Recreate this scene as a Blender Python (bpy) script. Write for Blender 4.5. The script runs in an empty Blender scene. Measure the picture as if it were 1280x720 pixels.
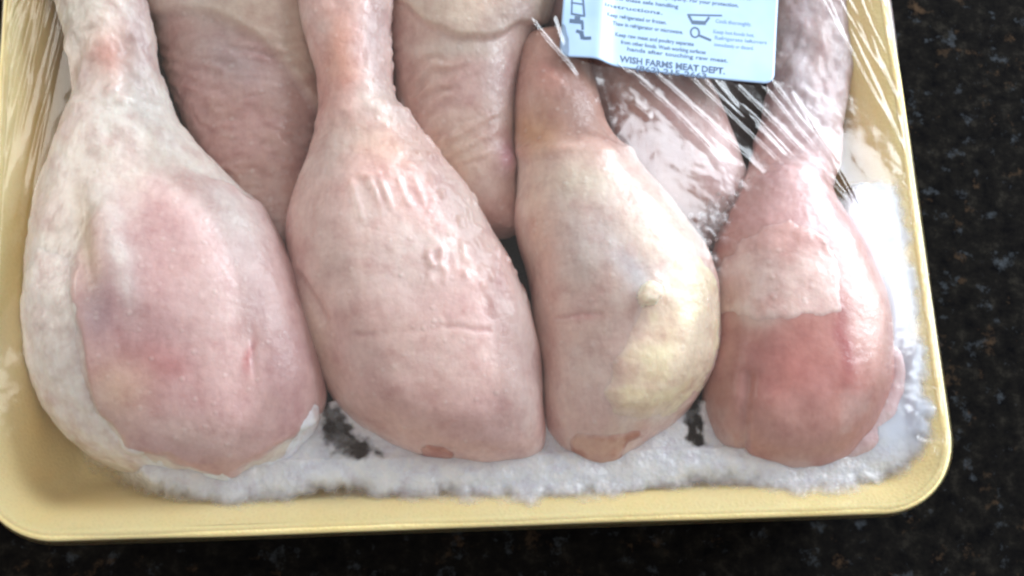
import bpy, math, random
import numpy as np
from mathutils import Matrix, Vector

random.seed(7)
rng = np.random.default_rng(7)
SC = bpy.context.scene
COL = SC.collection

# ------------------------------------------------------------------ camera
F_PX = 2000.0                      # focal length in photo pixels (photo is 1280 wide)
DIST = 0.34
RIM_Z = 0.028
def nrm(v):
    v = np.array(v, float)
    return v / np.linalg.norm(v)
AX_Y = nrm((-314.0, -5938.0, F_PX))
AX_X = nrm((19765.0, -371.6, F_PX))
AX_X = nrm(AX_X - AX_Y * np.dot(AX_X, AX_Y))
AX_Z = np.cross(AX_X, AX_Y)
M = np.stack([AX_X, AX_Y, AX_Z])   # world = M @ cam(x right, y down, z forward)
CAM = np.array([0, 0, RIM_Z]) - M @ (np.array([(600 - 640) / F_PX, (400 - 360) / F_PX, 1.0]) * DIST)

def unproj(px, py, z):
    px, py, z = np.broadcast_arrays(np.asarray(px, float), np.asarray(py, float), np.asarray(z, float))
    r = np.stack([(px - 640) / F_PX, (py - 360) / F_PX, np.ones_like(px)], -1) @ M.T
    t = (z - CAM[2]) / r[..., 2]
    return CAM + r * t[..., None]

def proj(P):
    q = (P - CAM) @ M
    return 640 + F_PX * q[..., 0] / q[..., 2], 360 + F_PX * q[..., 1] / q[..., 2]

cam = bpy.data.cameras.new("camera")
cam_o = bpy.data.objects.new("camera", cam)
COL.objects.link(cam_o)
cam.sensor_width = 36.0
cam.lens = 36.0 * F_PX / 1280.0
cam.clip_start, cam.clip_end = 0.01, 50
cx, cy, cz = M @ np.array([1, 0, 0]), M @ np.array([0, -1, 0]), M @ np.array([0, 0, -1])
cam_o.matrix_world = Matrix(((cx[0], cy[0], cz[0], CAM[0]), (cx[1], cy[1], cz[1], CAM[1]),
                             (cx[2], cy[2], cz[2], CAM[2]), (0, 0, 0, 1)))
SC.camera = cam_o

# ------------------------------------------------------------------ room light and exposure
world = bpy.data.worlds.new("World")
SC.world = world
world.use_nodes = True
bg = world.node_tree.nodes["Background"]
bg.inputs[0].default_value = (1.0, 0.98, 0.965, 1)
bg.inputs[1].default_value = 0.70

def area(name, loc, target, sx, sy, power, color):
    l = bpy.data.lights.new(name, 'AREA')
    l.shape = 'RECTANGLE'
    l.size, l.size_y, l.energy, l.color = sx, sy, power, color
    o = bpy.data.objects.new(name, l)
    COL.objects.link(o)
    o.location = loc
    o.rotation_euler = (Vector(target) - Vector(loc)).to_track_quat('-Z', 'Y').to_euler()
    return o
area("window_light", (0.62, 0.43, 0.36), (0.0, 0, 0.02), 0.70, 0.46, 15.5, (0.84, 0.92, 1.0))
area("room_light", (-0.75, 0.35, 0.38), (0, 0, 0.02), 0.5, 0.4, 3.0, (1.0, 0.95, 0.88))

SC.view_settings.view_transform = 'Standard'
SC.view_settings.look = 'None'
SC.view_settings.exposure = 0.10
SC.view_settings.gamma = 1.0
SC.cycles.use_denoising = True
SC.cycles.max_bounces = 10
SC.cycles.transparent_max_bounces = 16
SC.cycles.caustics_reflective = False
SC.cycles.caustics_refractive = False
SC.cycles.filter_width = 2.5

# ------------------------------------------------------------------ numpy noise and shapes
def _hash(i, j, k, s):
    h = (i * 374761393 + j * 668265263 + k * 2147483647 + s * 1274126177) & 0xFFFFFFFF
    h = ((h ^ (h >> 13)) * 1274126177) & 0xFFFFFFFF
    h = ((h ^ (h >> 16)) * 2246822519) & 0xFFFFFFFF
    return ((h ^ (h >> 15)) & 0xFFFFFF) / float(0xFFFFFF) * 2 - 1

def noise(P, scale, seed=0):
    q = np.asarray(P, float) * scale + 100.0
    i = np.floor(q).astype(np.int64)
    f = q - i
    u = f * f * f * (f * (f * 6 - 15) + 10)
    out = 0
    for a in (0, 1):
        wa = u[..., 0] if a else 1 - u[..., 0]
        for b in (0, 1):
            wb = u[..., 1] if b else 1 - u[..., 1]
            for c in (0, 1):
                wc = u[..., 2] if c else 1 - u[..., 2]
                out = out + wa * wb * wc * _hash(i[..., 0] + a, i[..., 1] + b, i[..., 2] + c, seed)
    return out

def fbm(P, scale, octaves=4, seed=0, gain=0.5):
    r, a = 0, 1.0
    for o in range(octaves):
        r = r + a * noise(P, scale * 2.03 ** o, seed + o * 17)
        a *= gain
    return r

def sstep(a, b, x):
    t = np.clip((x - a) / (b - a), 0, 1)
    return t * t * (3 - 2 * t)

def poly_sd(X, Y, poly):
    """signed distance to a polygon, negative inside"""
    d = np.full(X.shape, 1e18)
    s = np.zeros(X.shape, bool)
    n = len(poly)
    for k in range(n):
        ax, ay = poly[k]
        bx, by = poly[(k + 1) % n]
        ex, ey = bx - ax, by - ay
        t = np.clip(((X - ax) * ex + (Y - ay) * ey) / (ex * ex + ey * ey + 1e-9), 0, 1)
        d = np.minimum(d, (X - ax - t * ex) ** 2 + (Y - ay - t * ey) ** 2)
        c = ((ay > Y) != (by > Y)) & (X < (bx - ax) * (Y - ay) / (by - ay + 1e-12) + ax)
        s ^= c
    return np.where(s, -1, 1) * np.sqrt(d)

def seg_d(X, Y, a, b):
    ex, ey = b[0] - a[0], b[1] - a[1]
    t = np.clip(((X - a[0]) * ex + (Y - a[1]) * ey) / (ex * ex + ey * ey + 1e-9), 0, 1)
    return np.hypot(X - a[0] - t * ex, Y - a[1] - t * ey), t

def spline(xs, ys, x):
    """monotone-ish cubic through points (pchip)"""
    xs, ys = np.asarray(xs, float), np.asarray(ys, float)
    h = np.diff(xs)
    dl = np.diff(ys) / h
    m = np.zeros_like(ys)
    m[0], m[-1] = dl[0], dl[-1]
    for k in range(1, len(xs) - 1):
        if dl[k - 1] * dl[k] > 0:
            w1, w2 = 2 * h[k] + h[k - 1], h[k] + 2 * h[k - 1]
            m[k] = (w1 + w2) / (w1 / dl[k - 1] + w2 / dl[k])
    k = np.clip(np.searchsorted(xs, x) - 1, 0, len(xs) - 2)
    t = (x - xs[k]) / h[k]
    return ((2 * t**3 - 3 * t**2 + 1) * ys[k] + (t**3 - 2 * t**2 + t) * h[k] * m[k]
            + (-2 * t**3 + 3 * t**2) * ys[k + 1] + (t**3 - t**2) * h[k] * m[k + 1])

# ------------------------------------------------------------------ mesh helpers
def make_mesh(name, V, Fq, mat, colors=None, attrs=None, smooth=True):
    me = bpy.data.meshes.new(name)
    V = np.asarray(V, np.float32)
    Fq = np.asarray(Fq, np.int32)
    me.vertices.add(len(V))
    me.vertices.foreach_set("co", V.ravel())
    me.loops.add(Fq.size)
    me.loops.foreach_set("vertex_index", Fq.ravel())
    k = Fq.shape[1]
    me.polygons.add(len(Fq))
    me.polygons.foreach_set("loop_start", np.arange(0, Fq.size, k, dtype=np.int32))
    me.polygons.foreach_set("loop_total", np.full(len(Fq), k, np.int32))
    me.update(calc_edges=True)
    if smooth:
        me.polygons.foreach_set("use_smooth", np.ones(len(Fq), bool))
    if colors is not None:
        a = me.color_attributes.new("Col", 'FLOAT_COLOR', 'POINT')
        c = np.ones((len(V), 4), np.float32)
        c[:, :3] = colors
        a.data.foreach_set("color", c.ravel())
    for nme, arr in (attrs or {}).items():
        a = me.attributes.new(nme, 'FLOAT', 'POINT')
        a.data.foreach_set("value", np.asarray(arr, np.float32))
    me.materials.append(mat)
    me.validate()
    return me

def link(name, me, parent=None):
    o = bpy.data.objects.new(name, me)
    COL.objects.link(o)
    if parent:
        o.parent = parent
    return o

def tag(o, label, cat=None, group=None, kind=None):
    o["label"] = label
    if cat: o["category"] = cat
    if group: o["group"] = group
    if kind: o["kind"] = kind
    return o

def grid_faces(ny, nx, wrap=False):
    i = np.arange(ny - 1)[:, None]
    j = np.arange(nx if wrap else nx - 1)[None, :]
    jn = (j + 1) % nx
    return np.stack([i * nx + j, i * nx + jn, (i + 1) * nx + jn, (i + 1) * nx + j], -1).reshape(-1, 4)

def compact(V, Fq, *arrs):
    used = np.unique(Fq)
    mp = np.full(len(V), -1, np.int64)
    mp[used] = np.arange(len(used))
    return (V[used], mp[Fq]) + tuple(a[used] for a in arrs)

# ------------------------------------------------------------------ materials
class NT:
    def __init__(s, name):
        s.m = bpy.data.materials.new(name)
        s.m.use_nodes = True
        s.t = s.m.node_tree
        s.t.nodes.clear()
        s.out = s.n('ShaderNodeOutputMaterial')
    def n(s, typ, **kw):
        x = s.t.nodes.new(typ)
        for k, v in kw.items():
            setattr(x, k, v)
        return x
    def l(s, a, b):
        s.t.links.new(a, b)
    def noise(s, scale, detail=3, rough=0.5, vec=None):
        x = s.n('ShaderNodeTexNoise')
        x.inputs['Scale'].default_value = scale
        x.inputs['Detail'].default_value = detail
        x.inputs['Roughness'].default_value = rough
        if vec is not None: s.l(vec, x.inputs['Vector'])
        return x.outputs['Fac']
    def ramp(s, fac, *stops):
        r = s.n('ShaderNodeValToRGB')
        e = r.color_ramp.elements
        while len(e) < len(stops): e.new(0.5)
        for el, (p, c) in zip(e, stops):
            el.position = p
            el.color = c if len(c) == 4 else (*c, 1)
        s.l(fac, r.inputs[0])
        return r.outputs[0]
    def math(s, op, a, b=None, clamp=False):
        x = s.n('ShaderNodeMath', operation=op, use_clamp=clamp)
        for k, v in enumerate((a, b)):
            if v is None: continue
            if isinstance(v, (int, float)): x.inputs[k].default_value = v
            else: s.l(v, x.inputs[k])
        return x.outputs[0]
    def mix(s, fac, a, b, typ='MIX'):
        x = s.n('ShaderNodeMix', data_type='RGBA', blend_type=typ)
        for sock, v in ((x.inputs[0], fac), (x.inputs[6], a), (x.inputs[7], b)):
            if isinstance(v, (int, float)): sock.default_value = v
            elif isinstance(v, tuple): sock.default_value = (*v, 1)
            else: s.l(v, sock)
        return x.outputs[2]
    def bump(s, h, dist, strength=1.0):
        b = s.n('ShaderNodeBump')
        b.inputs['Distance'].default_value = dist
        b.inputs['Strength'].default_value = strength
        s.l(h, b.inputs['Height'])
        return b.outputs[0]
    def pos(s):
        return s.n('ShaderNodeNewGeometry').outputs['Position']
    def principled(s, **kw):
        p = s.n('ShaderNodeBsdfPrincipled')
        for k, v in kw.items():
            sock = p.inputs[k.replace('_', ' ')]
            if isinstance(v, (int, float)): sock.default_value = v
            elif isinstance(v, tuple): sock.default_value = v if len(v) == len(sock.default_value) else (*v, 1)
            else: s.l(v, sock)
        s.l(p.outputs[0], s.out.inputs[0])
        return p

def flesh_material(name, rough, sss, bump_amt, spots=0.22):
    t = NT(name)
    col = t.n('ShaderNodeAttribute', attribute_name="Col").outputs['Color']
    pos = t.pos()
    big = t.noise(170, 4, 0.6, pos)
    fine = t.noise(900, 3, 0.6, pos)
    f1 = t.ramp(big, (0.28, (0.86, 0.74, 0.73)), (0.50, (1.02, 1, 0.98)), (0.70, (1.10, 1.12, 1.10)))
    c = t.mix(1.0, col, f1, 'MULTIPLY')
    f2 = t.ramp(fine, (0.3, (0.88, 0.85, 0.85)), (0.55, (1, 1, 1)), (0.75, (1.06, 1.06, 1.05)))
    c = t.mix(0.35, c, f2, 'MULTIPLY')
    mp = t.n('ShaderNodeMapping'); t.l(pos, mp.inputs['Vector']); mp.inputs['Scale'].default_value = (1.0, 0.28, 1.0)
    fib = t.noise(700, 3, 0.6, mp.outputs[0])
    c = t.mix(0.45, c, t.ramp(fib, (0.34, (0.90, 0.86, 0.86)), (0.52, (1, 1, 1)), (0.68, (1.09, 1.10, 1.09))), 'MULTIPLY')
    sv = t.n('ShaderNodeTexVoronoi'); sv.inputs['Scale'].default_value = 480; t.l(pos, sv.inputs['Vector'])
    sc = t.n('ShaderNodeSeparateColor'); t.l(sv.outputs['Color'], sc.inputs[0])
    spot = t.math('MULTIPLY', t.ramp(sv.outputs['Distance'], (0.10, (1, 1, 1)), (0.34, (0, 0, 0))), t.ramp(sc.outputs[0], (0.55, (0, 0, 0)), (0.8, (1, 1, 1))))
    c = t.mix(t.math('MULTIPLY', spot, spots), c, (0.80, 0.72, 0.68))
    v = t.n('ShaderNodeTexVoronoi')
    v.inputs['Scale'].default_value = 650
    t.l(pos, v.inputs['Vector'])
    hgt = t.math('ADD', t.math('MULTIPLY', t.noise(420, 4, 0.6, pos), 1.0), t.math('ADD', t.math('MULTIPLY', v.outputs['Distance'], -0.35), t.math('MULTIPLY', spot, 2.2 * spots)))
    nb = t.bump(hgt, bump_amt)
    nb2 = t.bump(t.math('ADD', t.noise(800, 2, 0.5, pos), t.math('MULTIPLY', t.noise(230, 2, 0.5, pos), 1.6)), 0.00028)
    rr = t.ramp(t.noise(300, 3, 0.5, pos), (0.3, (rough * 0.75,) * 3), (0.7, (rough * 1.25,) * 3))
    t.principled(Base_Color=c, Roughness=rr, Normal=nb, Subsurface_Weight=sss, Subsurface_Scale=0.004,
                 Subsurface_Radius=(1.0, 0.45, 0.3), Specular_IOR_Level=0.35, Coat_Weight=0.4, Coat_Roughness=0.16, Coat_Normal=nb2)
    return t.m
SKIN = flesh_material("chicken_skin", 0.42, 0.3, 0.00018)
MEAT = flesh_material("raw_meat", 0.36, 0.3, 0.00012, 0.0)

t = NT("yellow_foam")
pos = t.pos()
v = t.n('ShaderNodeTexVoronoi'); v.inputs['Scale'].default_value = 1300; t.l(pos, v.inputs['Vector'])
c = t.mix(1.0, t.ramp(t.noise(60, 3, 0.5, pos), (0.3, (0.95, 0.75, 0.35)), (0.7, (0.97, 0.80, 0.42))),
          t.ramp(v.outputs['Distance'], (0.0, (0.95, 0.95, 0.93)), (0.5, (1.02, 1.02, 1.02))), 'MULTIPLY')
t.principled(Base_Color=c, Roughness=0.5, Subsurface_Weight=0.2, Subsurface_Scale=0.003, Specular_IOR_Level=0.4,
             Normal=t.bump(v.outputs['Distance'], 0.00015, 0.6))
FOAM = t.m

t = NT("frost_ice_glare")
pos = t.pos()
v = t.n('ShaderNodeTexVoronoi'); v.inputs['Scale'].default_value = 900; t.l(pos, v.inputs['Vector'])
sm = t.n('ShaderNodeAttribute', attribute_name="crystal").outputs['Fac']
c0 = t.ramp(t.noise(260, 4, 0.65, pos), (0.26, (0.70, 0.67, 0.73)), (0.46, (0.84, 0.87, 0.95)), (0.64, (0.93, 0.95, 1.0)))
c = t.mix(sm, (0.66, 0.72, 0.84), c0)  # smooth bluish white is window glare in the film, put into the colour
hgt = t.math('MULTIPLY', t.math('ADD', t.noise(700, 4, 0.7, pos), v.outputs['Distance']), sm)
dn = t.n('ShaderNodeAttribute', attribute_name="cover").outputs['Fac']
al = t.math('ADD', dn, t.math('MULTIPLY', t.math('SUBTRACT', t.noise(330, 3, 0.6, pos), 0.45), t.math('MULTIPLY', t.math('SUBTRACT', 1.06, dn), 0.75)), True)
t.principled(Base_Color=c, Roughness=0.18, Specular_IOR_Level=0.7, Subsurface_Weight=0.6, Subsurface_Scale=0.005, Subsurface_Radius=(0.7, 0.85, 1.0),
             Alpha=al, Normal=t.bump(hgt, 0.00022))
FROST_GLARE = t.m

t = NT("soaked_pad")
pos = t.pos()
c = t.ramp(t.noise(250, 4, 0.6, pos), (0.3, (0.050, 0.030, 0.026)), (0.7, (0.105, 0.065, 0.055)))
t.principled(Base_Color=c, Roughness=0.5, Normal=t.bump(t.noise(1500, 2, 0.5, pos), 0.0003))
PAD = t.m

t = NT("black_granite")
pos = t.pos()
n1 = t.noise(230, 5, 0.7, pos)
off = t.n('ShaderNodeVectorMath', operation='ADD'); t.l(pos, off.inputs[0]); off.inputs[1].default_value = (3.1, 1.7, 0.4)
n2 = t.noise(185, 5, 0.66, off.outputs[0])
off3 = t.n('ShaderNodeVectorMath', operation='ADD'); t.l(pos, off3.inputs[0]); off3.inputs[1].default_value = (7.3, 5.2, 1.1)
n3 = t.noise(165, 5, 0.66, off3.outputs[0])
base = t.ramp(n1, (0.3, (0.0025, 0.0025, 0.003)), (0.55, (0.007, 0.0065, 0.006)), (0.75, (0.020, 0.018, 0.015)))
c = t.mix(t.ramp(n2, (0.58, (0, 0, 0)), (0.72, (1, 1, 1))), base, (0.034, 0.039, 0.045))
c = t.mix(t.ramp(n3, (0.60, (0, 0, 0)), (0.74, (1, 1, 1))), c, (0.042, 0.027, 0.017))
t.principled(Base_Color=c, Roughness=0.30, Specular_IOR_Level=0.0)
GRANITE = t.m

# clear plastic film: a thin sheet that reflects a little and lets the rest through
t = NT("plastic_film")
tight = t.n('ShaderNodeAttribute', attribute_name="taut").outputs['Fac']
pos = t.pos()
clung = t.math('SUBTRACT', 1.0, tight)
fh = t.math('ADD', t.noise(200, 2, 0.5, pos), t.math('MULTIPLY', t.noise(850, 3, 0.6, pos), t.math('MULTIPLY', clung, 0.8)))
nb = t.bump(fh, 0.00020)
fr = t.n('ShaderNodeFresnel'); fr.inputs['IOR'].default_value = 1.5
t.l(nb, fr.inputs['Normal'])
k = t.math('ADD', t.math('MULTIPLY', tight, 0.60), 0.27)
fac = t.math('MINIMUM', t.math('MULTIPLY', fr.outputs[0], k), 0.6)
gl = t.n('ShaderNodeBsdfGlossy')
gl.inputs['Color'].default_value = (1, 1, 1, 1)
t.l(nb, gl.inputs['Normal'])
t.l(t.ramp(tight, (0.0, (0.34,) * 3), (1.0, (0.15,) * 3)), gl.inputs['Roughness'])
tr = t.n('ShaderNodeBsdfTransparent')
tr.inputs['Color'].default_value = (0.985, 0.985, 0.985, 1)
mx = t.n('ShaderNodeMixShader')
t.l(fac, mx.inputs[0]); t.l(tr.outputs[0], mx.inputs[1]); t.l(gl.outputs[0], mx.inputs[2])
t.l(mx.outputs[0], t.out.inputs[0])
FILM = t.m

t = NT("label_paper")
c = t.ramp(t.noise(120, 2, 0.5, t.pos()), (0.3, (0.29, 0.43, 0.63)), (0.7, (0.35, 0.49, 0.69)))
t.principled(Base_Color=c, Roughness=0.3, Specular_IOR_Level=0.5)
PAPER = t.m
def flat_mat(name, c, rough=0.6):
    t = NT(name); t.principled(Base_Color=c, Roughness=rough); return t.m
INK = flat_mat("blue_black_ink", (0.05, 0.09, 0.16))
INK_PALE = flat_mat("worn_blue_ink", (0.17, 0.28, 0.45))

t = NT("meat_juice_bubble")
t.principled(Base_Color=(0.55, 0.45, 0.45), Roughness=0.08, Alpha=0.42, Specular_IOR_Level=0.9)
BUBBLE = t.m

# ------------------------------------------------------------------ worktop
V, Fq = [], []
bx, by, bz = 0.7, 0.5, 0.03
V = [(-bx, -by, -bz), (bx, -by, -bz), (bx, by, -bz), (-bx, by, -bz), (-bx, -by, 0), (bx, -by, 0), (bx, by, 0), (-bx, by, 0)]
Fq = [(0, 3, 2, 1), (4, 5, 6, 7), (0, 1, 5, 4), (1, 2, 6, 5), (2, 3, 7, 6), (3, 0, 4, 7)]
o = link("countertop", make_mesh("countertop", V, Fq, GRANITE, smooth=False))
tag(o, "black granite worktop with grey and brown flecks", kind="structure")

# ------------------------------------------------------------------ foam tray
c_bl, c_br = unproj(-36, 676, RIM_Z), unproj(1204, 641, RIM_Z)
c_tl, c_tr = unproj(3, 0, RIM_Z), unproj(1113, 0, RIM_Z)
TX0, TX1 = (c_bl[0] + c_tl[0]) / 2, (c_br[0] + c_tr[0]) / 2
TY0 = (c_bl[1] + c_br[1]) / 2
TY1 = TY0 + 0.172
TR = 0.0165
PX = 0.00017                                           # metres per photo pixel on the tray
TCX, TCY, THX, THY = (TX0 + TX1) / 2, (TY0 + TY1) / 2, (TX1 - TX0) / 2, (TY1 - TY0) / 2

def tray_inset(x, y):
    """distance inward from the tray's outer edge"""
    qx, qy = np.abs(x - TCX) - THX + TR, np.abs(y - TCY) - THY + TR
    d = np.hypot(np.maximum(qx, 0), np.maximum(qy, 0)) + np.minimum(np.maximum(qx, qy), 0) - TR
    return -d
PROF_D = [0.0, 0.0006, 0.0016, 0.0030, 0.0060, 0.0090, 0.0125, 0.0170, 0.0220]
PROF_Z = [0.0270, 0.0277, 0.0278, 0.0272, 0.0248, 0.0200, 0.0120, 0.0060, 0.0050]
def tray_z(d):
    return spline(PROF_D, PROF_Z, np.clip(d, 0, 0.022))

def outline(inset, n_arc=14, n_side=22, rmin=0.004):
    """rounded rectangle at an inset, counter-clockwise, same count at any inset"""
    hx, hy = THX - inset, THY - inset
    r = max(TR - inset, rmin)
    pts = []
    cs = [(hx - r, -hy + r, -90), (hx - r, hy - r, 0), (-hx + r, hy - r, 90), (-hx + r, -hy + r, 180)]
    for k, (ux, uy, a0) in enumerate(cs):
        for i in range(n_arc + 1):
            a = math.radians(a0 + 90 * i / n_arc)
            pts.append((TCX + ux + r * math.cos(a), TCY + uy + r * math.sin(a)))
        nx_, ny_, b0 = cs[(k + 1) % 4]
        e = (TCX + nx_ + r * math.cos(math.radians(b0)), TCY + ny_ + r * math.sin(math.radians(b0)))
        s0 = pts[-1]
        for i in range(1, n_side):
            f = i / n_side
            pts.append((s0[0] + (e[0] - s0[0]) * f, s0[1] + (e[1] - s0[1]) * f))
    return np.array(pts)

def rings(prof, jitter=0.0, seed=0):
    rows = []
    for ins, z in prof:
        p = outline(ins)
        P = np.column_stack([p, np.full(len(p), z)])
        if jitter:
            w = noise(P * [1, 1, 0], 55, seed) * jitter
            P[:, 2] += w * 0.6
            n = P[:, :2] - [TCX, TCY]
            P[:, :2] += n / np.linalg.norm(n, axis=1)[:, None] * noise(P * [1, 1, 0] + 3, 40, seed + 5)[:, None] * jitter
        rows.append(P)
    n = len(rows[0])
    return np.concatenate(rows), grid_faces(len(rows), n, True), n

tray = bpy.data.objects.new("foam_tray", None)
COL.objects.link(tray)
tag(tray, "yellow foam meat tray with rounded corners under clear film", "tray")
# basin: floor, inner walls and outside walls
dd = list(np.linspace(0.0022, 0.022, 28))
prof = [(d, float(tray_z(np.array([d]))[0])) for d in dd]
Vb, Fb, n = rings(prof)
ctr = len(Vb)
last = (len(prof) - 1) * n
Vb = np.vstack([Vb, [[TCX, TCY, 0.005]]])
tri = np.array([[last + j, last + (j + 1) % n, ctr, ctr] for j in range(n)])
outer = [(0.0024, 0.0262), (0.005, 0.022), (0.010, 0.010), (0.0135, 0.0025), (0.016, 0.0004), (0.05, 0.0004)]
Vo, Fo, _ = rings(outer)
off = len(Vb)
Vb = np.vstack([Vb, Vo])
def to_tris(q):
    a, b = q[:, [0, 1, 2]], q[:, [0, 2, 3]]
    t_ = np.vstack([a, b])
    return t_[(t_[:, 0] != t_[:, 1]) & (t_[:, 1] != t_[:, 2]) & (t_[:, 0] != t_[:, 2])]
link("basin", make_mesh("basin", Vb, to_tris(np.vstack([Fb, tri, (Fo + off)[:, ::-1]])), FOAM), tray)
lip = [(0.0025, 0.0272), (0.0022, 0.0277), (0.0016, 0.0280), (0.0009, 0.0280), (0.0003, 0.0277), (0.0, 0.0271),
       (0.0001, 0.0266), (0.0006, 0.0263), (0.0025, 0.0262)]
Vl, Fl, _ = rings(lip, 0.00018, 3)
o = link("rim", make_mesh("rim", Vl, Fl[:, ::-1], FOAM), tray)

# soaked dark pad on the tray floor
pad_p = outline(0.0185, rmin=0.016)
Vp = []
for z, k in ((0.0052, 0), (0.0066, 0.0004), (0.0070, 0.0012)):
    p = outline(0.0185 + k, rmin=0.016)
    Vp.append(np.column_stack([p, np.full(len(p), z)]))
n = len(pad_p)
Vp = np.vstack(Vp + [[[TCX, TCY, 0.0070]]])
Fp = grid_faces(3, n, True)
Fp = to_tris(np.vstack([Fp, [[2 * n + j, 2 * n + (j + 1) % n, 3 * n, 3 * n] for j in range(n)]]))
o = link("absorbent_pad", make_mesh("absorbent_pad", Vp, Fp, PAD))
tag(o, "dark juice-soaked pad on the tray floor, seen in gaps between drumsticks", "pad")

# ------------------------------------------------------------------ drumsticks
SOLIDS = []          # vertices used as the obstacle under the film

def blob(X, Y, x, y, rx, ry, ang=0):
    a = math.radians(ang)
    u = ((X - x) * math.cos(a) + (Y - y) * math.sin(a)) / rx
    v = (-(X - x) * math.sin(a) + (Y - y) * math.cos(a)) / ry
    return np.exp(-(u * u + v * v))

class Drum:
    """A drumstick lofted along the picture's vertical from (y, left, right, centre height, half height) rows."""
    def __init__(s, rows, ny=300, nup=150, nlow=44, power=0.92, low=0.95):
        R = np.array(rows, float)
        y0, y1 = R[0, 0], R[-1, 0]
        u = np.linspace(0, 1, ny)
        u = 0.55 * u + 0.45 * (0.5 - 0.5 * np.cos(np.pi * u))
        y = y0 + (y1 - y0) * u
        xl, xr = spline(R[:, 0], R[:, 1], y), spline(R[:, 0], R[:, 2], y)
        zc, hz = spline(R[:, 0], R[:, 3], y) * 1e-3, spline(R[:, 0], R[:, 4], y) * 1e-3
        ph = np.concatenate([np.linspace(0, np.pi, nup, endpoint=False), np.linspace(np.pi, 2 * np.pi, nlow, endpoint=False)])
        c, sn = np.cos(ph), np.sin(ph)
        sn = np.sign(sn) * np.abs(sn) ** power
        sn = np.where(sn < 0, sn * low, sn)
        t = (1 + c[None, :]) / 2
        L, Rr = unproj(xl, y, zc), unproj(xr, y, zc)
        P = L[:, None, :] * (1 - t[..., None]) + Rr[:, None, :] * t[..., None]
        P[..., 2] += hz[:, None] * sn[None, :]
        s.P, s.ny, s.nx = P, ny, len(ph)
        s.F = grid_faces(ny, s.nx, True)
        s.renorm()
    def renorm(s):
        P = s.P
        dv = np.gradient(P, axis=0)
        du = (np.roll(P, -1, 1) - np.roll(P, 1, 1))
        N = np.cross(du, dv)
        N /= np.linalg.norm(N, axis=-1, keepdims=True) + 1e-12
        ctr = P.mean(1, keepdims=True)
        if np.mean(np.sum(N * (P - ctr), -1)) < 0: N = -N
        s.N = N
        s.X, s.Y = proj(P)
    def displace(s, d):
        """d in millimetres along the normal"""
        s.P = s.P + s.N * (d * 1e-3)[..., None]
        s.renorm()
    def build(s, name, colors, mat=SKIN):
        V = s.P.reshape(-1, 3)
        C = colors.reshape(-1, 3)
        n, m = s.ny, s.nx
        caps = np.vstack([s.P[0].mean(0), s.P[-1].mean(0)])
        V2 = np.vstack([V, caps])
        C2 = np.vstack([C, C[0], C[-1]])
        F = s.F
        j = np.arange(m)
        a = np.stack([(j + 1) % m, j, np.full(m, n * m), np.full(m, n * m)], -1)
        b = np.stack([(n - 1) * m + j, (n - 1) * m + (j + 1) % m, np.full(m, n * m + 1), np.full(m, n * m + 1)], -1)
        T = to_tris(np.vstack([F, a, b]))
        me = make_mesh(name, V2, T, mat, C2)
        s.o = link(name, me)
        SOLIDS.append(V)
        return s.o
    def patch(s, name, poly, thick, color, edge=6, rough=5, seed=0, mat=SKIN, rim=None, ripple=0.0):
        """a sheet lying on the drumstick inside a polygon, its border sunk into the surface"""
        sd = poly_sd(s.X, s.Y, poly) + fbm(s.P, 320, 3, seed) * rough
        up = s.N[..., 2] > -0.25
        keep = (sd < 1.5) & up
        th = -0.25 + (thick + 0.25) * sstep(1.5, -edge, sd)
        if ripple:
            th = th + ripple * fbm(s.P, 260, 3, seed + 4) * sstep(0, -edge * 2, sd)
        P = s.P + s.N * (th * 1e-3)[..., None]
        k = keep.reshape(-1)
        F = s.F[k[s.F].all(1)]
        C = color(s.X, s.Y, s.P, sd) if callable(color) else np.broadcast_to(np.array(color), P.shape)
        C = np.array(C, float)
        V, F, C = compact(P.reshape(-1, 3), F, C.reshape(-1, 3))
        o = link(name, make_mesh(name, V, to_tris(F), mat, C), s.o)
        SOLIDS.append(V)
        return o

def mixc(C, col, w):
    w = np.clip(w, 0, 1)[..., None]
    return C * (1 - w) + np.array(col) * w

CREAM = (0.66, 0.56, 0.49)
PINK = (0.60, 0.34, 0.35)
ROSE = (0.58, 0.43, 0.41)
WHITE = (0.72, 0.67, 0.64)
BROWN = (0.33, 0.20, 0.17)

def base_skin(D, col, seed):
    C = np.broadcast_to(np.array(col), D.P.shape).copy()
    n = fbm(D.P, 90, 4, seed)
    C = mixc(C, PINK, 0.35 * sstep(0.0, 0.8, n))
    C = mixc(C, WHITE, 0.35 * sstep(0.0, 0.8, -n))
    return C

GRP = "raw chicken drumsticks packed in the yellow tray"

# --- A: front left, wide, with a pale skin border around a pink lobe
A = Drum([(-150, 60, 70, 27, 0.5), (-146, 42, 95, 27, 5), (-120, 20, 135, 27, 9), (-70, 30, 150, 27, 9.5), (0, 68, 184, 28, 9.5), (60, 82, 194, 28, 9.5),
          (110, 88, 206, 27, 10), (160, 74, 228, 26, 12), (200, 60, 262, 25, 14), (250, 45, 304, 24, 16), (300, 36, 336, 24, 17.5),
          (350, 31, 358, 23.5, 18.5), (400, 31, 377, 23, 19), (450, 36, 390, 22, 18.5), (500, 54, 396, 21, 17.5), (535, 78, 392, 20, 16),
          (565, 112, 380, 19, 13.5), (585, 155, 362, 18.5, 10.5), (597, 200, 335, 18, 7), (602, 240, 300, 18, 3), (603, 265, 275, 18, 0.4)])
LOBE = [(150, 225), (200, 200), (255, 220), (360, 260), (420, 350), (420, 430), (410, 490), (370, 548), (325, 580), (285, 592), (220, 580), (165, 555),
        (125, 510), (105, 455), (103, 400), (92, 345), (105, 290)]
sd = poly_sd(A.X, A.Y, LOBE) + fbm(A.P, 110, 3, 3) * 9
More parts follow.
